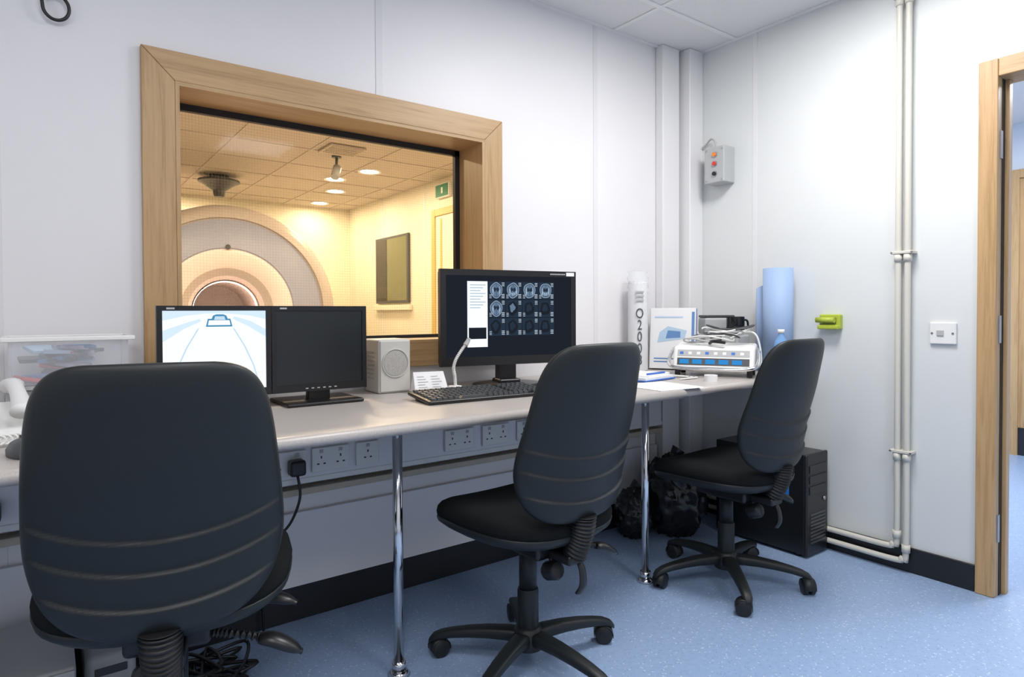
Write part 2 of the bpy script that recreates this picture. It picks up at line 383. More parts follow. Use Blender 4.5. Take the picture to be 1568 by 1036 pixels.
s=group('wall_switch',(XR,.972,.962))
box('plate',-.012,0,-.045,.045,-.042,.042,M['whitep'],s,.004)
box('rocker',-.016,-.012,-.004,.020,-.010,.012,M['greyp'],s,.002)
cyl('screw_1',(-.014,-.034,0),(-.011,-.034,0),.004,M['steel'],s); cyl('screw_2',(-.014,.036,0),(-.011,.036,0),.004,M['steel'],s)
s=group('tape_dispenser',(XR,1.40,1.0))
box('backplate',-.03,0,-.045,.045,-.03,.035,M['green'],s,.006)
box('lip',-.05,-.03,-.045,.045,-.03,-.012,M['green'],s,.005)
cyl('roll',(-.045,-.03,.01),(-.045,.05,.01),.012,M['green'],s)
box('slot_dark',-.0315,-.03,-.03,.03,-.005,.02,M['dgrey'],s)
s=group('isolator_box',(XR,1.95,1.78))
box('case',-.09,0,-.058,.058,-.09,.09,M['greyp'],s,.006)
for z_,mm in ((.05,'orange'),(0.005,'red'),(-.045,'gloss')):
    cyl('button_%s'%mm,(-.10,-.005,z_),(-.088,-.005,z_),.010,M[mm],s)
    cyl('collar_%s'%mm,(-.094,-.005,z_),(-.088,-.005,z_),.015,M['steel'],s)
for yy in(-.045,.045):
    for zz in (-.075,.075): cyl('screw_%d%d'%(yy*1000,zz*1000),(-.0925,yy,zz),(-.089,yy,zz),.004,M['steel'],s)
sweep('cable',[(-.04,.02,.09),(-.04,.03,.13),(-.03,.06,.15),(-.02,.1,.13),(-.02,.12,.12)],.005,M['greyp'],s)
s=group('hanging_cable_loop',(.03,YB-.02,1.92))
pts=[(0.02,0,.3),(.0,0,.1),(-.02,0,.02)]+[(-.03*math.cos(a)+.01,0,-.045-.035*math.sin(a)+.02) for a in [i*.6 for i in range(0,10)]]
sweep('loop',pts,.0045,M['blk'],s)

# under desk trunking
s=group('socket_trunking',(0,0,0))
box('trunk_body',XL+.01,2.52,YB-.05,YB,.475,.625,M['trunk'],s,.004)
box('trunk_lid_upper',XL+.01,2.52,YB-.053,YB-.05,.605,.622,M['whitep'],s)
box('trunk_lid_lower',XL+.01,2.52,YB-.053,YB-.05,.478,.495,M['whitep'],s)
def socket(x,double=True,blank=False):
    hw=.066 if double else .043
    box('socket_plate',x-hw,x+hw,YB-.062,YB-.053,.510,.592,M['whitep'],s,.003)
    if blank: return
    for cx in ((-.034,.034) if double else (0,)):
        for (dx,dz,w_,h_) in ((0,.014,.0045,.009),(-.011,-.008,.008,.0045),(.011,-.008,.008,.0045)):
            box('pin',x+cx+dx-w_/2,x+cx+dx+w_/2,YB-.0628,YB-.06,.545+dz-h_/2,.545+dz+h_/2,M['blk'],s)
        box('rocker',x+cx-.006,x+cx+.006,YB-.065,YB-.06,.574,.585,M['greyp'],s)
for xx,dd,bl in ((.35,True,0),(.64,True,0),(.79,True,0),(.925,False,0),(1.31,True,0),(1.485,True,0),(1.66,True,0),(2.0,True,0),(-.5,True,0)): socket(xx,dd,bl)
boxes('ledge_strip',[(XL+.01,2.52,YB-.06,YB,.440,.462)],M['beige'],s,.003)
boxes('lower_panel',[(XL+.01,2.52,YB-.02,YB,.12,.372)],M['trunk'],s,.002)
for px_ in (.665,-.12):
    s=group('power_plug',(px_,YB-.064,.545))
    box('body',-.026,.026,-.045,0,-.03,.022,M['blk'],s,.010)
    sweep('lead',[(0,-.03,-.03),(0.005,-.035,-.1),(-.02,-.02,-.18),(-.07,0,-.25),(-.1,.02,-.36),(-.1,.02,-.535)],.0045,M['blk'],s)
s=group('cable_bundle',(1.66,YB-.085,.60))
for i in range(4):
    sweep('cable_%d'%i,[(i*.01,0,.1),(i*.012,-.02,.02),(.03+i*.01,-.02,-.06),(.07,-.01-.005*i,-.03),(.10,.0,-.03+.015*i)],.0035,M['blk'],s)

# ---------------------------------------------------------------- desk
DT=.77; DF=1.44
dk=group('desk',(0,0,0))
def slab(name,x0,x1,yf,zt,th,parent):
    r=th/2; pr=[(YB-.003,zt-th),(YB-.003,zt)]
    for i in range(9):
        a=math.pi/2+math.pi*i/8; pr.append((yf+r+r*math.cos(a)*1.0,zt-r+r*math.sin(a)))
    n=len(pr); v=[(x0,p[0],p[1]) for p in pr]+[(x1,p[0],p[1]) for p in pr]
    f=[(i,(i+1)%n,n+(i+1)%n,n+i) for i in range(n)]+[tuple(range(n))[::-1],tuple(range(n,2*n))]
    o=mk(name,v,f,M['desk'],parent)
    for i,p in enumerate(o.data.polygons): p.use_smooth= 2<=i<n-1
    return o
slab('top_left',XL+.01,1.84,DF,DT,.03,dk)
slab('top_right',1.842,2.52,DF+.03,DT-.002,.03,dk)
box('top_corner',2.52,XR-.002,DF+.03,YB-.105,DT-.032,DT-.002,M['desk'],dk,.008)
for i,lx in enumerate((-.24,.818,1.875)):
    cyl('leg_%d'%i,(lx,1.666,0.01),(lx,1.666,DT-.03),.0145,M['chrome'],dk)
    cyl('foot_%d'%i,(lx,1.666,0),(lx,1.666,.014),.034,M['chrome'],dk,r2=.022)
    cyl('collar_%d'%i,(lx,1.666,.014),(lx,1.666,.04),.02,M['chrome'],dk)
    cyl('cap_%d'%i,(lx,1.666,DT-.045),(lx,1.666,DT-.031),.03,M['chrome'],dk)
box('support_batten',1.9,2.52,YB-.04,YB-.002,.66,.735,M['beige'],dk,.003)
box('wall_batten',XR-.03,XR-.002,1.55,YB-.11,.70,.735,M['beige'],dk,.003)

# ---------------------------------------------------------------- chairs
def back_mesh(parent,z0=.485,H=.48):
    NV,NU=170,44
    def params(s): return .55*s+.45*(.5-.5*math.cos(math.pi*s))
    verts=[]
    for side in (0,1):
        for i in range(NV+1):
            v=params(i/NV); e=abs(2*v-1)
            n=5.5 if v>.5 else 3.2
            sh=max(0,1-e**n)**(1/n)
            W=.208-.036*max(0,(v-.3)/.7)**1.3
            hw=W*sh
            ev=max(0,1-e**7)**.5
            for j in range(NU+1):
                tt=-1+2*j/NU; u=math.sin(tt*math.pi/2)*.6+tt*.4
                x=u*hw
                th=.052*max(0,1-abs(u)**5)**.5*ev
                yc=.055*(x/.21)**2-.17*H*v+.02*math.exp(-((v-.3)/.25)**2)-.015*(max(0,v-.7)/.3)**2
                if side==0:
                    y=yc-th*.55
                    for vk in (.395,.275,.145):
                        vl=vk+.085*(x/.21)**2-.02
                        dd=vl-v
                        if 0<dd<.12:
                            k=(1-math.exp(-dd/.003))*(1-dd/.12)
                            y-=.0075*k*min(1,th/.02)*max(0,min(1,(1.02-abs(u))/.15))
                else:
                    y=yc+th*.45
                verts.append((x,y,z0+H*v))
    nr=NU+1; N=(NV+1)*nr; f=[];mi=[]
    for side in(0,1):
        o=side*N
        for i in range(NV):
            for j in range(NU):
                a=o+i*nr+j; q=(a,a+1,a+nr+1,a+nr)
                f.append(q if side==0 else q[::-1]); mi.append(side)
    ob=mk('backrest',verts,f,[M['plastic'],M['fabric']],parent,True,mi)
    wm=ob.modifiers.new('weld','WELD'); wm.merge_threshold=.00005
    ob.location=(0,-.235,0)
    return ob
def sup(a,b,n,t):
    return (abs(math.cos(t)/a)**n+abs(math.sin(t)/b)**n)**(-1/n)
def seat_mesh(parent,name,prof,a,b,m,front=.03,cy=0):
    seg=64;v=[];f=[]
    for (r,z) in prof:
        for i in range(seg):
            t=2*math.pi*i/seg; R=sup(a,b,3.4,t)*r
            x=R*math.cos(t); y=R*math.sin(t)
            wz=-front*max(0,y/b)**3+.012*(x/a)**2
            x*= (1-.10*max(0,-y/b))
            v.append((x,y+cy,z+wz))
    n=len(prof)
    for k in range(n-1):
        for i in range(seg): f.append((k*seg+i,(k+1)*seg+i,(k+1)*seg+(i+1)%seg,k*seg+(i+1)%seg))
    f.append(tuple(range(seg))); f.append(tuple(range((n-1)*seg,n*seg))[::-1])
    return mk(name,v,f,m,parent,True)
def chair(name,x,y,rz,phase,dz=0,dzb=0):
    c=group(name,(x,y,0),rz)
    bm=back_mesh(c); bm.location.z+=dzb
    zt=.500+dz
    seat_mesh(c,'seat_cushion',[(.02,zt-.008),(.35,zt-.007),(.7,zt-.001),(.86,zt-.003),(.94,zt-.010),(.985,zt-.022),(1,zt-.038),(.99,zt-.052)],.235,.228,M['fabric'],cy=.01)
    seat_mesh(c,'seat_shell',[(.985,zt-.050),(1.0,zt-.054),(.985,zt-.066),(.90,zt-.082),(.7,zt-.092),(.05,zt-.094)],.235,.228,M['plastic'],cy=.01)
    zb=zt-.094
    box('tilt_mechanism',-.075,.075,-.13,.09,zb-.045,zb,M['blk'],c,.012)
    box('mount_plate',-.1,.1,-.1,.1,zb-.006,zb+.004,M['blk'],c,.002)
    box('back_bracket',-.035,.035,-.215,-.10,zb-.04,zb-.012,M['blk'],c,.008)
    nb=13
    def rf(t): return .0375+.0032*abs(math.sin(t*nb*math.pi))*2-.008*t
    zc=dzb*.6
    P=[(0,-.228,.505+zc),(0,-.226,.47+zc),(0,-.215,.43+zc),(0,-.195,.385+zc)]
    sweep('bellows',P,.03,M['rub'],c,24,44,rf,.85)
    sweep('back_bar',[(0,-.235,.53+zc),(0,-.226,.47+zc),(0,-.21,.42+zc),(0,-.17,.372+zc),(0,-.10,.385+dz)],.016,M['blk'],c,10,6)
    lathe('hand_wheel',[(.008,-.03),(.022,-.028),(.027,-.02),(.027,.015),(.022,.022),(.008,.024)],M['blk'],c,12,Matrix.Translation((-.03,-.145,zb-.070))@Matrix.Rotation(math.radians(70),4,'X'))
    cyl('wheel_stem',(-.03,-.145,zb-.065),(-.02,-.12,zb-.02),.008,M['blk'],c)
    sweep('paddle_lever',[(.02,-.185,zb-.03),(.022,-.205,zb-.06),(.02,-.212,zb-.10),(.018,-.20,zb-.125)],.014,M['blk'],c,10,6,lambda t:.010+.008*t,.4)
    sweep('lever_rod_1',[(.05,-.04,zb-.02),(.12,-.04,zb-.022),(.165,-.04,zb-.015)],.005,M['steel'],c,8,4)
    sweep('lever_handle_1',[(.155,-.04,zb-.016),(.185,-.045,zb-.006),(.22,-.055,zb-.014),(.238,-.06,zb-.022)],.013,M['blk'],c,12,6,lambda t:.008+.013*math.sin(math.pi*min(1,t*1.0+.12)),.55)
    sweep('lever_rod_2',[(.05,-.10,zb-.025),(.10,-.11,zb-.035),(.19,-.12,zb-.060)],.0045,M['steel'],c,8,6)
    sweep('lever_spring',[(.06,-.103,zb-.028),(.10,-.11,zb-.035),(.165,-.118,zb-.053)],.008,M['blk'],c,10,30,lambda t:.0075+.0022*math.cos(t*2*math.pi*14))
    sweep('lever_handle_2',[(.16,-.12,zb-.053),(.19,-.125,zb-.060),(.225,-.13,zb-.080),(.24,-.13,zb-.092)],.013,M['blk'],c,12,6,lambda t:.010+.014*math.sin(math.pi*min(1,t+.12)),.55)
    cyl('gas_column',(0,0,.20),(0,0,zb-.03),.019,M['blk'],c)
    cyl('column_cover_upper',(0,0,.225),(0,0,zb-.045),.0265,M['plastic'],c)
    lathe('column_cover_lower',[(.030,.10),(.0315,.105),(.0315,.225),(.029,.232),(.02,.233)],M['plastic'],c,28)
    lathe('base_hub',[(.03,.052),(.045,.056),(.048,.075),(.046,.10),(.038,.116),(.032,.120)],M['plastic'],c,32)
    for k in range(5):
        a=math.radians(phase-rz+72*k); ca,sa=math.cos(a),math.sin(a)
        rings=[(.02,.088,.026,.020),(.06,.092,.025,.019),(.12,.091,.023,.017),(.18,.086,.021,.015),(.235,.078,.019,.013),(.27,.070,.018,.012),(.294,.060,.016,.011),(.306,.048,.010,.008)]
        v=[];sg=14
        for (r,z,hw,hh) in rings:
            for i in range(sg):
                t=2*math.pi*i/sg; px=abs(math.cos(t))**.6*math.copysign(1,math.cos(t))*hw; pz=abs(math.sin(t))**.6*math.copysign(1,math.sin(t))*hh
                v.append((r*ca-px*sa,r*sa+px*ca,z+pz))
        nn=len(rings); f=[(i*sg+q,i*sg+(q+1)%sg,(i+1)*sg+(q+1)%sg,(i+1)*sg+q) for i in range(nn-1) for q in range(sg)]
        f+=[tuple(range(sg))[::-1],tuple(range((nn-1)*sg,nn*sg))]
        mk('arm_%d'%(k+1),v,f,M['plastic'],c,True)
        R=.285; cx,cy=R*ca,R*sa
        b=a+math.radians(60+35*k); w=Vector((math.cos(b),math.sin(b),0)); tr_=Vector((-w.y,w.x,0))*.012
        o=Vector((cx,cy,.027))+tr_
        for sgn in (-1,1):
            lathe('caster_wheel_%d_%d'%(k+1,sgn),[(.004,-.009),(.022,-.009),(.027,-.006),(.027,.006),(.022,.009),(.004,.009)],M['blk'],c,24,
              Matrix.Translation(o+w*.0135*sgn)@w.to_track_quat('Z','Y').to_matrix().to_4x4())
        v=[];sg=10
        for sgn in(-1,1):
            for i in range(sg+1):
                t=math.radians(-10+200*i/sg)
                for rr in (.0285,.0305):
                    v.append(o+w*.021*sgn+Vector((-w.y,w.x,0))*math.cos(t)*rr+Vector((0,0,math.sin(t)*rr)))
        L=2*(sg+1); f=[]
        for i in range(sg):
            p=2*i
            f+=[(p+1,p+3,L+p+3,L+p+1),(p,L+p,L+p+2,p+2),(p,p+2,p+3,p+1),(L+p,L+p+1,L+p+3,L+p+2)]
        mk('caster_hood_%d'%(k+1),v,f,M['plastic'],c,True)
        cyl('caster_stem_%d'%(k+1),(cx,cy,.03),(cx,cy,.06),.007,M['steel'],c)
    return c
chair('office_chair',.208,1.463,-13,20,.05,.008)
chair('office_chair',1.15,1.48,2,-10,0,.006)
chair('office_chair',2.13,1.48,0,13,-.02,-.010)

# ---------------------------------------------------------------- monitors
def monitor(name,x,y,rz,w_,h_,zb,bz,dep=.05):
    g_=group(name,(x,y,DT),rz)
    hw=w_/2
    boxes('bezel',[(-hw,hw,-.02,0,zb+h_-bz[0],zb+h_),(-hw,hw,-.02,0,zb,zb+bz[2]),(-hw,-hw+bz[1],-.02,0,zb+bz[2],zb+h_-bz[0]),(hw-bz[1],hw,-.02,0,zb+bz[2],zb+h_-bz[0])],M['blk'],g_)
    box('display_panel',-hw+bz[1],hw-bz[1],-.0165,-.01,zb+bz[2],zb+h_-bz[0],M['screen'],g_)
    box('rear_case',-hw+.003,hw-.003,-.01,dep*.5,zb+.003,zb+h_-.003,M['blk'],g_,.01)
    box('rear_bulge',-hw*.7,hw*.7,dep*.4,dep+.02,zb+.04,zb+h_-.04,M['blk'],g_,.02)
    sx0=-hw+bz[1];sx1=hw-bz[1];sz0=zb+bz[2];sz1=zb+h_-bz[0]
    def P(pts,m,nm='screen_graphic',k=1):
        return poly(nm,[(sx0+(sx1-sx0)*u,-.0166-.0002*k,sz0+(sz1-sz0)*v) for u,v in pts],m,g_)
    return g_,P,zb
wht=emit('screen_white',(.90,.96,1),1.1); pbl=emit('screen_pale_blue',(.70,.86,.98),1.02); pb2=emit('screen_pale_blue_line',(.58,.77,.92),1.0); cy_=emit('screen_blue',(.10,.36,.62),.8)
navy=emit('screen_dark',(.014,.018,.026),1); grayE=emit('screen_grey',(.42,.56,.72),.8); dkE=emit('brain_dark',(.020,.035,.06),1); mdE=emit('brain_mid',(.15,.23,.34),.9); txt=emit('screen_text',(.70,.82,.95),.7)

zb=.04
for k,(mx_,rz) in enumerate(((.395,0),(.696,0))):
    g_,P,_=monitor('lcd_monitor',mx_-.002,1.955,rz,.298,.262,zb,(.014,.014,.022),.04)
    box('stand_neck',-.035,.035,.0,.03,.008,.12,M['blk'],g_,.005)
    box('stand_base',-.12,.12,-.07,.12,0,.012,M['blk'],g_,.006)
    for i in range(6): box('button_%d'%i,-.05+.018*i,-.042+.018*i,-.0215,-.02,zb+.008,zb+.011,M['greyp'],g_)
    box('badge',-.125,-.105,-.0213,-.02,zb+.262-.010,zb+.262-.005,M['greyp'],g_)
    if k==0:
        P([(0,0),(1,0),(1,1),(0,1)],wht,k=1)
        P([(0,.62),(.2,.78),(.36,.87),(.34,.90),(.16,.83),(0,.76)],pbl,k=2)
        P([(.66,.9),(.82,.80),(1,.66),(1,.76),(.84,.87),(.68,.93)],pbl,k=2)
        P([(0,.88),(.22,.94),(.40,.965),(.60,.965),(.82,.94),(1,.89),(1,1),(0,1)],pbl,k=3)
        for s0,sg in ((.0,1),(1,-1)):
            L=[(.06,.0),(.13,.30),(.22,.55),(.33,.78)]
            P([(s0+sg*(a-.008),b_) for a,b_ in L]+[(s0+sg*(a+.008),b_) for a,b_ in L[::-1]],pb2,k=4)
        P([(.40,.80),(.66,.80),(.64,.90),(.42,.90)],cy_,k=5)
        P([(.42,.82),(.64,.82),(.63,.88),(.43,.88)],wht,k=6)
        P([(.45,.88),(.62,.88),(.60,.94),(.57,.955),(.50,.955),(.47,.94)],cy_,k=6)
        P([(.48,.885),(.59,.885),(.58,.93),(.49,.93)],pb2,k=7)
g_,P,_=monitor('widescreen_monitor',1.415,1.93,-12,.557,.352,.085,(.022,.022,.032),.05)
box('stand_neck',-.04,.04,.02,.05,.01,.2,M['blk'],g_,.008)
lathe('stand_base',[(.13,0),(.135,.004),(.132,.012),(.05,.018)],M['blk'],g_,48,Matrix.Translation((0,.03,0))@Matrix.Diagonal((1,.8,1,1)))
box('base_cap',-.045,.045,-.01,.07,.012,.03,M['blk'],g_,.01)
P([(0,0),(1,0),(1,1),(0,1)],navy)
P([(.16,.12),(.315,.12),(.315,.93),(.16,.93)],wht,k=2)
P([(.17,.22),(.305,.22),(.305,.36),(.17,.36)],navy,k=3)
for r_ in range(9): P([(.18,.88-.035*r_),(.30-.02*(r_%3),.88-.035*r_),(.30-.02*(r_%3),.889-.035*r_),(.18,.889-.035*r_)],grayE,k=3)
for cc in range(4):
    for rr in range(3):
        u0=.325+cc*.134; v1=.93-rr*.228; u1=u0+.128; v0=v1-.218
        P([(u0,v0),(u1,v0),(u1,v1),(u0,v1)],dkE,k=2)
        for q in range(3):
            P([(u1-.026,v1-.02-q*.018),(u1-.004,v1-.02-q*.018),(u1-.004,v1-.012-q*.018),(u1-.026,v1-.012-q*.018)],txt,k=3)
            P([(u1-.028,v0+.012+q*.02),(u1-.004,v0+.012+q*.02),(u1-.004,v0+.022+q*.02),(u1-.028,v0+.022+q*.02)],txt,k=3)
            P([(u0+.004,v0+.012+q*.018),(u0+.022,v0+.012+q*.018),(u0+.022,v0+.019+q*.018),(u0+.004,v0+.019+q*.018)],txt,k=3)
        cu=(u0+u1)/2-.006; cv=(v0+v1)/2
        def E(ru,rv,ou,ov,mm,kk,w1=.05,ph=0):
            P([(cu+ou+ru*math.cos(a)*(1+w1*math.sin(3*a+ph)),cv+ov+rv*math.sin(a)*(1+w1*math.cos(4*a+cc))) for a in [2*math.pi*i/26 for i in range(26)]],mm,k=kk)
        if rr==0 or (rr==1 and cc<1):
            E(.048,.096,0,0,grayE,3); E(.043,.087,0,0,dkE,4); E(.039,.079,0,0,mdE,5)
            E(.011,.026,-.012,.01,dkE,6,.2,cc); E(.011,.026,.012,.01,dkE,6,.2,cc+1)
            E(.006,.05,-.026,-.01,grayE,6,.3,cc); E(.006,.05,.026,-.01,grayE,6,.3,cc+2)
            if cc%2: E(.014,.02,0,-.045,grayE,7,.2)
            P([(cu-.0015,cv-.075),(cu+.0015,cv-.075),(cu+.0015,cv+.075),(cu-.0015,cv+.075)],dkE,k=8)
        else:
            E(.040,.085,-.004,0,navy,3,.1,cc); E(.022,.05,-.006,.01,mdE if rr==1 and cc==1 else dkE,4,.2,cc)
box('asset_label',.235,.270,-.0216,-.02,.085+.352-.018,.085+.352-.004,M['paper'],g_)
for i in range(12): box('brand_print',.165+i*.0055,.169+i*.0055,-.0213,-.02,.085+.352-.014,.085+.352-.009,M['greyp'],g_)

g_=group('desktop_speaker',(.985,2.02,DT))
box('cabinet',-.062,.062,0,.12,0,.188,M['speaker'],g_,.008)
box('front_baffle',-.056,.056,-.004,.002,.006,.182,M['speaker'],g_,.006)
lathe('grille',[(.002,.0),(.03,.001),(.044,0),(.046,-.003)],M['grille'],g_,40,Matrix.Translation((0,-.006,.105))@Matrix.Rotation(math.radians(90),4,'X'))
lathe('grille_ring',[(.046,-.003),(.047,.002),(.05,.002),(.052,-.003)],M['speaker'],g_,40,Matrix.Translation((0,-.006,.105))@Matrix.Rotation(math.radians(90),4,'X'),closed_ends=False)
for i in range(7): box('vent_%d'%i,-.0632,-.061,.03,.09,.05+.015*i,.056+.015*i,M['grille'],g_)

g_=group('computer_keyboard',(1.16,1.745,DT),-4)
mxk=Matrix.Rotation(math.radians(5),4,'X')
box('keyboard_body',-.225,.225,-.085,.085,.006,.020,M['blk'],g_,.006,3,mxk)
lst=[]
for r_ in range(6):
    yy=-.068+r_*.0245+(.006 if r_==5 else 0)
    u=-.213
    while u<.21:
        wk=.0165
        if r_==0 and -.12<u<-.02: wk=.10
        if not(.072<u<.082 or .138<u<.146): lst.append((u,min(u+wk,.213),yy-.009,yy+.009,.019,.0265))
        u+=wk+.0028
v=[];f=[]
for b_ in lst:
    n=len(v); q=bv(*b_)
    q=[ (a if i<4 else ((a[0]-(b_[0]+b_[1])/2)*.82+(b_[0]+b_[1])/2,(a[1]-(b_[2]+b_[3])/2)*.75+(b_[2]+b_[3])/2,a[2])) for i,a in enumerate(q)]
    v+=[mxk@Vector(a) for a in q]; f+=[tuple(i+n for i in z) for z in BF]
mk('keys',v,f,M['dgrey'],g_)
box('rear_feet',-.2,.2,.06,.075,-.0,.014,M['blk'],g_)

g_=group('folded_notice_card',(1.085,1.95,DT),-12)
mk('card',[(-.06,-.03,0),(.06,-.03,0),(.055,.02,.072),(-.055,.02,.072),(-.06,.045,0),(.06,.045,0)],[(0,1,2,3),(3,2,5,4),(0,3,4),(1,5,2)],M['paper'],g_)
def qn(u0,u1,v0,v1): return [(x_,-.0315+.05*v_,.072*v_+.001) for x_,v_ in ((u0,v0),(u1,v0),(u1,v1),(u0,v1))]
for i in range(2):
    for j in range(6): poly('print_%d%d'%(i,j),qn(-.045+.05*i,-.008+.05*i-.006*(j%3),.16+.12*j,.19+.12*j),M['greyp'],g_)
g_=group('gooseneck_microphone',(1.135,1.862,DT))
box('mic_base',-.022,.022,-.018,.022,0,.03,M['whitep'],g_,.008)
sweep('gooseneck',[(0,0,.03),(-.002,0,.06),(-.008,-.002,.09),(-.002,-.008,.12),(.020,-.014,.155),(.034,-.018,.172)],.006,M['whitep'],g_,12,30,lambda t:.0052+.0010*math.cos(t*2*math.pi*34))
sweep('mic_head',[(.030,-.017,.167),(.040,-.018,.182),(.044,-.020,.192)],.009,M['greyp'],g_,12,4,lambda t:.009-.003*t)
g_=group('desk_cables',(1.69,1.87,DT))
for i in range(5):
    sweep('cable_%d'%i,[(-.10+.01*i,.03,.004),(-.05,.05+.01*i,.012+.006*i),(.0,-.02+.01*i,.025+.005*i),(.07,-.03,.008),(.12,.03,.01),(.05,.07,.005)],.004,M['blk'],g_)
box('usb_stick_red',-.1,-.06,-.06,-.045,0,.01,M['red'],g_,.003)
box('usb_hub',-.04,.02,-.06,-.03,0,.018,M['whitep'],g_,.004)
g_=group('coiled_usb_cable',(1.46,1.70,DT))
for i in range(3):
    sweep('loop_%d'%i,[((.035+.006*i)*math.cos(a)*(1.4 if i%2 else 1),(.028+.005*i)*math.sin(a),.004+.005*i+.004*abs(math.sin(2*a))) for a in [k_*.55 for k_ in range(11)]],.0032,M['blk'],g_,8,5)
box('red_plug',-.045,-.02,.02,.03,0,.01,M['red'],g_,.002)

g_=group('rolled_wall_calendar',(2.30,2.09,DT))
lathe('tube',[(.001,0),(.046,.0),(.047,.003),(.047,.42),(.045,.425),(.040,.425),(.040,.36)],M['paper'],g_,36,closed_ends=False)
rr=[(0.047,.36),(.049,.37),(.047,.385),(.050,.40),(.046,.42),(.051,.44),(.044,.46),(.047,.475)]
m_=mat('cellophane',(.85,.87,.9),.1,alpha=.35)
lathe('wrapper',[(.0485,.001)]+[(r+.001,z) for r,z in rr],m_,g_,18,closed_ends=False)
for i,ch in enumerate("8002O"):
    cu=bpy.data.curves.new('digit_%d'%i,'FONT'); cu.body=ch; cu.size=.095; cu.align_x='CENTER'; cu.align_y='CENTER'
    o=bpy.data.objects.new('digit_%d'%i,cu); S.collection.objects.link(o); o.parent=g_
    cu.materials.append(M['dgrey']); th=math.radians(-128)
    o.matrix_local=Matrix.Translation((.0515*math.cos(th),.0515*math.sin(th),.05+i*.055))@Matrix.Rotation(th+math.pi/2,4,'Z')@Matrix.Rotation(math.radians(90),4,'X')@Matrix.Diagonal((.5,.7,.7,1))
for i in range(3): box('tube_print_%d'%i,-.02,.02,-.0525,-.051,.33+.02*i,.338+.02*i,M['greyp'],g_,0,3,Matrix.Rotation(math.radians(-38),4,'Z'))
g_=group('document_folders',(2.43,1.995,DT),-62)
q=Matrix.Rotation(math.radians(-7),4,'X')
box('brochure',-.105,.105,-.004,0.0,0.005,.292,M['paper'],g_,0,3,q)
box('folder_1',-.11,.11,.004,.014,0.005,.30,M['paper'],g_,.002,3,q)
box('folder_2',-.11,.11,.018,.036,0.005,.30,M['blue'],g_,.002,3,q)
box('folder_2_pages',-.112,.105,.021,.033,0.008,.297,M['paper'],g_,0,3,q)
box('folder_3',-.11,.11,.040,.058,0.006,.285,M['whitep'],g_,.002,3,q)
def pq(pts,m,k): poly('cover_print',[q@Vector((a,-.0045-.0002*k,b)) for a,b in pts],m,g_)
M['printblue']=mat('print_blue',(.12,.25,.5),.6); M['printpale']=mat('print_pale',(.45,.60,.75),.6)
pq([(-.07,.13),(.06,.15),(.07,.19),(-.02,.21),(-.06,.18)],M['printpale'],1)
pq([(-.03,.15),(.04,.155),(.04,.185),(-.02,.19)],M['printblue'],2)
pq([(-.085,.05),(.02,.05),(.02,.056),(-.085,.056)],M['printblue'],1)
pq([(-.085,.035),(-.02,.035),(-.02,.041),(-.085,.041)],M['printblue'],1)
pq([(.092,.01),(.105,.01),(.105,.28),(.092,.28)],M['printblue'],1)
pq([(-.085,.25),(.05,.25),(.05,.258),(-.085,.258)],M['printpale'],1)
g_=group('label_printer',(2.68,1.92,DT),-35)
box('body',-.075,.075,-.055,.055,0,.25,M['greyp'],g_,.012); box('top_lid',-.073,.073,-.053,.053,.25,.262,M['dgrey'],g_,.005)
box('slot',-.05,.05,-.058,-.054,.10,.2,M['dgrey'],g_,.003)
g_=group('black_mug_on_stand',(2.625,1.775,DT))
box('stand_box',-.05,.05,-.045,.045,0,.17,M['greyp'],g_,.01)
lathe('mug_body',[(.001,.17),(.038,.17),(.041,.175),(.041,.255),(.038,.255),(.036,.18),(.001,.178)],M['gloss'],g_,32,closed_ends=False)
sweep('mug_handle',[(.033,-.02,.24),(.048,-.03,.235),(.052,-.032,.21),(.046,-.028,.19),(.034,-.02,.188)],.005,M['gloss'],g_)
g_=group('injector_control_unit',(2.385,1.715,DT),-62)
v=[(-.17,-.09,.03),(.17,-.09,.03),(.17,.08,.03),(-.17,.08,.03),(-.17,-.055,.125),(.17,-.055,.125),(.17,.08,.14),(-.17,.08,.14)]
o=mk('case',v,BF,M['whitep'],g_); addbev(o,.012)
def fq(u0,u1,v0,v1,m,k=1):
    pts=[]
    for u_,v_ in((u0,v0),(u1,v0),(u1,v1),(u0,v1)): pts.append((u_,-.09+.035*v_-.0012*k,.03+.095*v_))
    poly('fascia',pts,m,g_)
fq(-.15,.15,.18,.50,M['dgrey'],1)
for i in range(5): fq(-.14+.055*i,-.10+.055*i,.24,.44,M['tealbtn'],1.5)
fq(-.15,.15,.58,.86,M['greyp'],1)
for i in range(8): fq(-.14+.036*i,-.125+.036*i,.66,.78,M['blue'] if i%3==0 else M['whitep'],1.5)
for i,(a_,b_) in enumerate(((-.15,-.07),(.15,-.07),(-.15,.06),(.15,.06))): cyl('foot_%d'%i,(a_,b_,0),(a_,b_,.035),.012,M['rub'],g_)
sweep('carry_handle',[(-.175,.05,.115),(-.183,-.02,.10),(-.18,-.10,.05),(-.12,-.12,.035),(0,-.125,.035),(.12,-.12,.035),(.18,-.10,.05),(.183,-.02,.10),(.175,.05,.115)],.008,M['chrome'],g_,12,8)
for i in range(6):
    pts=[(.10*math.cos(a+i)+.02*i-.04,.045*math.sin(a+i)+.02,.150+.012*i+.010*math.sin(2*a+i)) for a in [k*.7 for k in range(9)]]
    sweep('coiled_lead_%d'%i,pts,.0036,(M['greyp'],M['whitep'],M['dgrey'])[i%3],g_)
sweep('trailing_lead',[(.06,.03,.16),(.12,.02,.19),(.17,.01,.175),(.19,.01,.08),(.18,.0,.005)],.004,M['whitep'],g_)
sweep('dark_clip',[(-.02,-.02,.14),(.0,-.05,.15),(.05,-.06,.145)],.007,M['blk'],g_)
g_=group('trailing_desk_cables',(2.16,1.73,DT-.002))
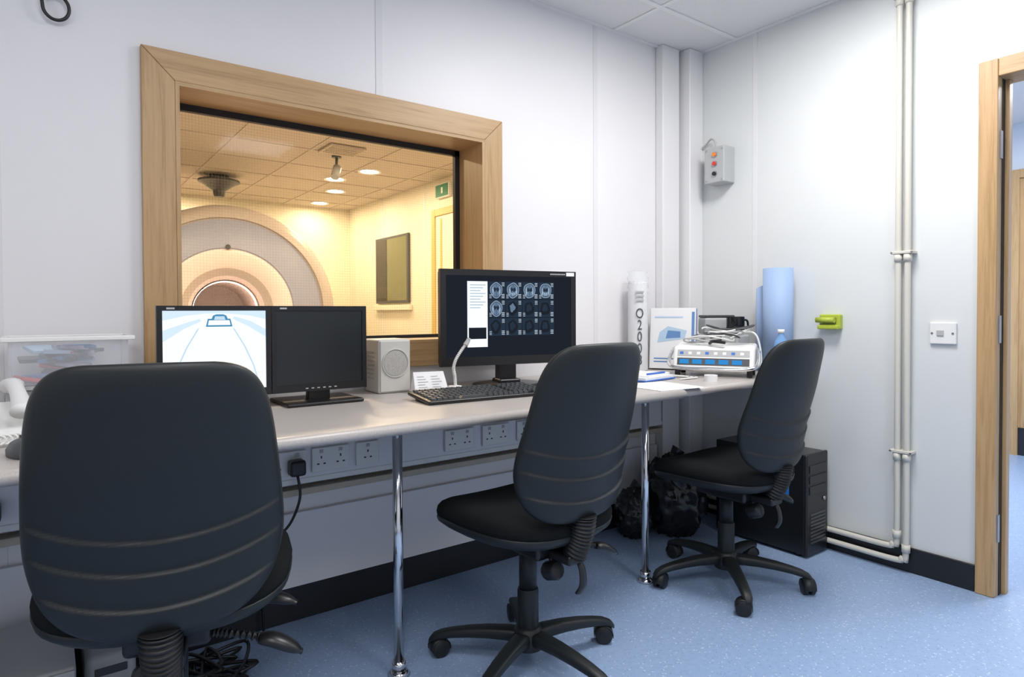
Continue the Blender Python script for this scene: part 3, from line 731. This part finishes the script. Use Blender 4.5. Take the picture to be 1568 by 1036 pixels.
for i in range(4):
    sweep('cable_%d'%i,[(-.05+.01*i,.07,.004),(.0,.05-.01*i,.010),(.05,.02-.02*i,.004),(.03,-.03-.01*i,.006),(-.03-.01*i,-.05,.004)],.003,M['whitep'] if i%2 else M['dgrey'],g_)
g_=group('water_bottle',(2.60,1.53,DT))
m_=mat('bottle_blue',(.25,.5,.85),.1,alpha=.6)
lathe('bottle',[(.001,0),(.028,0),(.031,.006),(.031,.05),(.029,.06),(.031,.07),(.031,.12),(.026,.15),(.012,.17),(.012,.185)],m_,g_,28)
cyl('cap',(0,0,.183),(0,0,.2),.014,M['whitep'],g_)
g_=group('tape_roll',(2.17,1.58,DT-.002))
lathe('roll',[(.012,0),(.026,0),(.026,.025),(.012,.025),(.012,0)],M['paper'],g_,28,closed_ends=False)
g_=group('papers_and_folder',(2.00,1.86,DT),8)
box('blue_folder',-.11,.11,-.15,.15,0,.006,M['blue'],g_,.001)
box('paper_1',-.105,.105,-.145,.145,.006,.016,M['paper'],g_)
box('paper_2',-.1,.11,-.13,.15,.016,.022,M['paper'],g_,0,3,Matrix.Rotation(.15,4,'Z'))
box('pen',-.05,.08,-.12,-.112,.022,.030,M['blue'],g_,.002)
g_=group('loose_sheet',(1.86,1.59,DT+.0005),-6); box('sheet',-.11,.11,-.13,.10,0,.0015,M['paper'],g_)
g_=group('rolled_blue_foam_sheet',(2.70,1.610,DT))
v=[];n=40
for i in range(n+1):
    a=math.radians(20+430*i/n); r=.050+.020*i/n
    if i>n-6: r+=.004*(i-n+6)
    for z in (0,.475): v.append((r*math.cos(a)*.95,r*math.sin(a)*1.1,z-(.09*(i-n+10)/10 if (z>0 and i>n-10) else 0)))
f=[(2*i,2*i+2,2*i+3,2*i+1) for i in range(n)]
o=mk('sheet',v,f,M['lblue'],g_,True); so=o.modifiers.new('s','SOLIDIFY'); so.thickness=.005; so.offset=0

g_=group('plastic_storage_box',(.055,2.04,DT))
def tub(nm,x0,x1,y0,y1,z0,z1,m):
    t_=.003
    boxes(nm,[(x0,x1,y0,y1,z0,z0+t_),(x0,x1,y0,y0+t_,z0,z1),(x0,x1,y1-t_,y1,z0,z1),(x0,x0+t_,y0,y1,z0,z1),(x1-t_,x1,y0,y1,z0,z1)],m,g_)
tub('lower_tub',-.13,.13,-.09,.09,0,.10,M['clear']); tub('upper_tub',-.125,.125,-.088,.088,.105,.215,M['clear'])
boxes('rim_lower',[(-.138,.138,-.098,-.088,.095,.104),(-.138,.138,.088,.098,.095,.104),(-.138,-.128,-.088,.088,.095,.104),(.128,.138,-.088,.088,.095,.104)],M['greyp'],g_)
boxes('rim_upper',[(-.14,.14,-.10,-.088,.212,.224),(-.14,.14,.088,.10,.212,.224),(-.14,-.128,-.088,.088,.212,.224),(.128,.14,-.088,.088,.212,.224)],M['whitep'],g_,.003)
for i in range(30):
    x_=random.uniform(-.085,.085);y_=random.uniform(-.05,.04);z_=.012+.0065*(i%13)+(.1 if i>12 else 0)
    if i>25: z_=.15+.01*(i-25)
    box('contents_%d'%i,-.032,.032,-.028,.028,0,.010,random.choice([M['junk'],M['paper'],M['red'],M['greyp'],M['printpale'],M['junk'],M['dgrey'],M['printblue']]),g_,.002,2,Matrix.Translation((x_,y_,z_))@Matrix.Rotation(random.uniform(0,3),4,'Z')@Matrix.Rotation(random.uniform(-.25,.25),4,'X'))
g_=group('paper_packets',(.105,1.84,DT))
for i in range(11):
    box('packet_%d'%i,-.065,.065,-.040,.040,0,.008,random.choice([M['paper'],M['junk'],M['whitep'],M['greyp'],M['printpale']]),g_,.003,2,Matrix.Translation((random.uniform(-.02,.07),random.uniform(-.02,.02),.003+.0115*i))@Matrix.Rotation(random.uniform(-.5,.5),4,'Z')@Matrix.Rotation(random.uniform(-.03,.03),4,'X'))
g_=group('desk_telephone',(-.105,1.83,DT),8)
o=mk('base',[(-.09,-.10,0),(.09,-.10,0),(.09,.10,0),(-.09,.10,0),(-.085,-.095,.03),(.085,-.095,.03),(.085,.095,.075),(-.085,.095,.075)],BF,M['whitep'],g_); addbev(o,.01)
sweep('handset',[(.055,-.10,.07),(.055,-.06,.085),(.055,.0,.105),(.055,.06,.115),(.055,.09,.11)],.02,M['whitep'],g_,14,6,lambda t:.026-.010*math.sin(math.pi*t),.75)
for i in range(4):
    for j in range(3): box('key_%d%d'%(i,j),-.07+.024*j,-.053+.024*j,-.07+.022*i,-.055+.022*i,.035+.0055*i,.045+.0055*i,M['greyp'],g_,.002)
cordp=[(.06,-.11,.06)]+[(.06-.1*t+.012*math.cos(t*60),-.13-.01*t,.018+.01*math.sin(t*60)) for t in [k/60 for k in range(61)]]
sweep('cord',cordp,.003,M['whitep'],g_,6,2)
g_=group('computer_mouse',(-.03,1.585,DT),15)
seat=[(.02,.034),(.5,.032),(.8,.025),(1,.012),(.98,.0)]
v=[];f=[];sg=24
for r,z in seat:
    for i in range(sg):
        t=2*math.pi*i/sg; R=sup(.031,.055,2.4,t)*r; v.append((R*math.cos(t),R*math.sin(t),z+(.004 if R*math.sin(t)<0 else 0)*(1-r)))
for k in range(len(seat)-1):
    for i in range(sg): f.append((k*sg+i,(k+1)*sg+i,(k+1)*sg+(i+1)%sg,k*sg+(i+1)%sg))
f.append(tuple(range(sg))); f.append(tuple(range(4*sg,5*sg))[::-1])
mk('shell',v,f,M['dgrey'],g_,True); cyl('wheel',(-.004,.03,.03),(.004,.03,.03),.007,M['blk'],g_)
sweep('mouse_cable',[(0,.05,.01),(.02,.07,.004),(.05,.075,.003),(.09,.08,.003)],.0025,M['blk'],g_)

# ---------------------------------------------------------------- floor items
g_=group('computer_tower',(2.665,1.63,0))
box('case',-.085,.085,-.22,.22,.012,.44,M['tower'],g_,.006)
box('front_bezel',-.087,.087,-.232,-.218,.010,.443,M['blk'],g_,.008)
for i in range(3): box('drive_bay_%d'%i,-.07,.07,-.236,-.23,.36-.045*i,.395-.045*i,M['tower'],g_,.003)
for i in range(9): box('front_vent_%d'%i,-.06,.06,-.235,-.231,.06+.015*i,.067+.015*i,M['dgrey'],g_)
cyl('power_button',(.05,-.232,.24),(.05,-.238,.24),.008,M['steel'],g_)
box('blue_sticker',-.0865,-.085,-.15,-.12,.235,.29,mat('sticker_blue',(.02,.25,.8),.3),g_)
for i,(a_,b_) in enumerate(((-.06,-.18),(.06,-.18),(-.06,.18),(.06,.18))): cyl('foot_%d'%i,(a_,b_,0),(a_,b_,.014),.014,M['rub'],g_)
def bag(name,x,y,R,h):
    g2=group(name,(x,y,0)); nu,nv=72,44; v=[];f=[]
    for i in range(nv+1):
        ph=math.pi*i/nv
        for j in range(nu):
            th=2*math.pi*j/nu
            d_=Vector((math.cos(th)*math.sin(ph),math.sin(th)*math.sin(ph),math.cos(ph)))
            N=mathutils.noise.noise
            k=.95+.18*N(d_*2.2+Vector((x,y,0)))+.20*abs(N(d_*5))+.16*abs(N(d_*11))
            v.append((d_.x*R*k,d_.y*R*k,max(0.0,h/2+d_.z*h/2*k*1.05)))
    for i in range(nv):
        for j in range(nu): f.append((i*nu+j,(i+1)*nu+j,(i+1)*nu+(j+1)%nu,i*nu+(j+1)%nu))
    mk('bag_body',v,f,M['bag'],g2,True)
    sweep('knot',[(0,0,h*.9),(.01,.01,h*1.0),(.03,0,h*1.1)],.02,M['bag'],g2,10,6,lambda t:.014+.02*t)
bag('bin_bag',2.40,1.95,.14,.36); bag('bin_bag',2.21,2.03,.085,.22)
g_=group('desktop_pc_unit',(-.05,1.94,0))
box('case',-.10,.10,-.18,.16,.01,.24,M['greyp'],g_,.01); box('front',-.098,.098,-.188,-.178,.015,.235,M['greyp'],g_,.004)
box('slot',-.07,.07,-.19,-.187,.18,.195,M['dgrey'],g_)
for i,(a_,b_) in enumerate(((-.08,-.15),(.08,-.15),(-.08,.13),(.08,.13))): cyl('foot_%d'%i,(a_,b_,0),(a_,b_,.012),.012,M['rub'],g_)
g_=group('power_supply_unit',(.125,1.975,0),0)
box('case',-.055,.055,-.11,.11,0,.20,M['greyp'],g_,.018)
box('handle',-.035,.035,-.113,-.109,.15,.17,M['dgrey'],g_,.003)
box('socket_recess',-.025,.025,-.113,-.109,.05,.09,M['dgrey'],g_,.003)
g_=group('floor_cables',(.34,1.95,0))
for i in range(7):
    pts=[(random.uniform(-.11,.15),random.uniform(-.1,.1),.008+random.random()*.05) for k in range(7)]
    pts[0]=(pts[0][0],pts[0][1],.005)
    sweep('cable_%d'%i,pts,.005,M['blk'],g_)

# ---------------------------------------------------------------- lights
def area(name,loc,sx,sy,power,col,rot=(0,0,0)):
    l=bpy.data.lights.new(name,'AREA'); l.shape='RECTANGLE'; l.size=sx; l.size_y=sy; l.energy=power; l.color=col
    o=bpy.data.objects.new(name,l); S.collection.objects.link(o); o.location=loc; o.rotation_euler=rot; return o
for i,(cx,cy,pw) in enumerate(((1.94,1.04,28),(.26,.48,11.5),(1.38,-.64,14),(-.86,.48,7),(-.30,-.64,9))):
    g_=group('ceiling_luminaire',(cx,cy,CH))
    boxes('surround',[(-.28,.28,-.28,-.25,-.012,-.006),(-.28,.28,.25,.28,-.012,-.006),(-.28,-.25,-.25,.25,-.012,-.006),(.25,.28,-.25,.25,-.012,-.006)],M['whitep'],g_)
    box('diffuser',-.25,.25,-.25,.25,-.009,-.006,M['lamp_w'],g_)
    o=area('lamp',(0,0,-.014),.5,.5,pw,(1.0,.98,.965)); o.parent=g_
g_=group('ceiling_luminaire',(4.3,.6,CH)); box('diffuser',-.3,.3,-.6,.6,-.012,-.004,M['lamp_w'],g_)
o=area('lamp',(0,0,-.02),.6,1.2,70,(.9,.95,1)); o.parent=g_
for i,(xx,yy,pw) in enumerate([(2.52,5.68,18),(2.62,6.81,19),(2.74,7.65,9),(2.45,4.5,17),(.3,4.2,36),(1.5,3.9,40),(1.2,7.4,22)]):
    area('scan_room_lamp',(xx,yy,CH-.02),.2,.2,pw,(1,.79,.53))

# ---------------------------------------------------------------- camera
cam=bpy.data.cameras.new('camera'); co=bpy.data.objects.new('camera',cam); S.collection.objects.link(co)
cam.sensor_width=36; cam.lens=22.27; cam.shift_y=-.0148; cam.clip_start=.02
R=Matrix.Rotation(math.radians(-36.5),4,'Z')@Matrix.Rotation(math.radians(89),4,'X')@Matrix.Rotation(math.radians(-.25),4,'Z')
co.matrix_world=Matrix.Translation((0,0,1.05))@R
S.camera=co
w_=bpy.data.worlds.new('world'); S.world=w_; w_.use_nodes=True
w_.node_tree.nodes['Background'].inputs[0].default_value=(.8,.85,1,1); w_.node_tree.nodes['Background'].inputs[1].default_value=.3
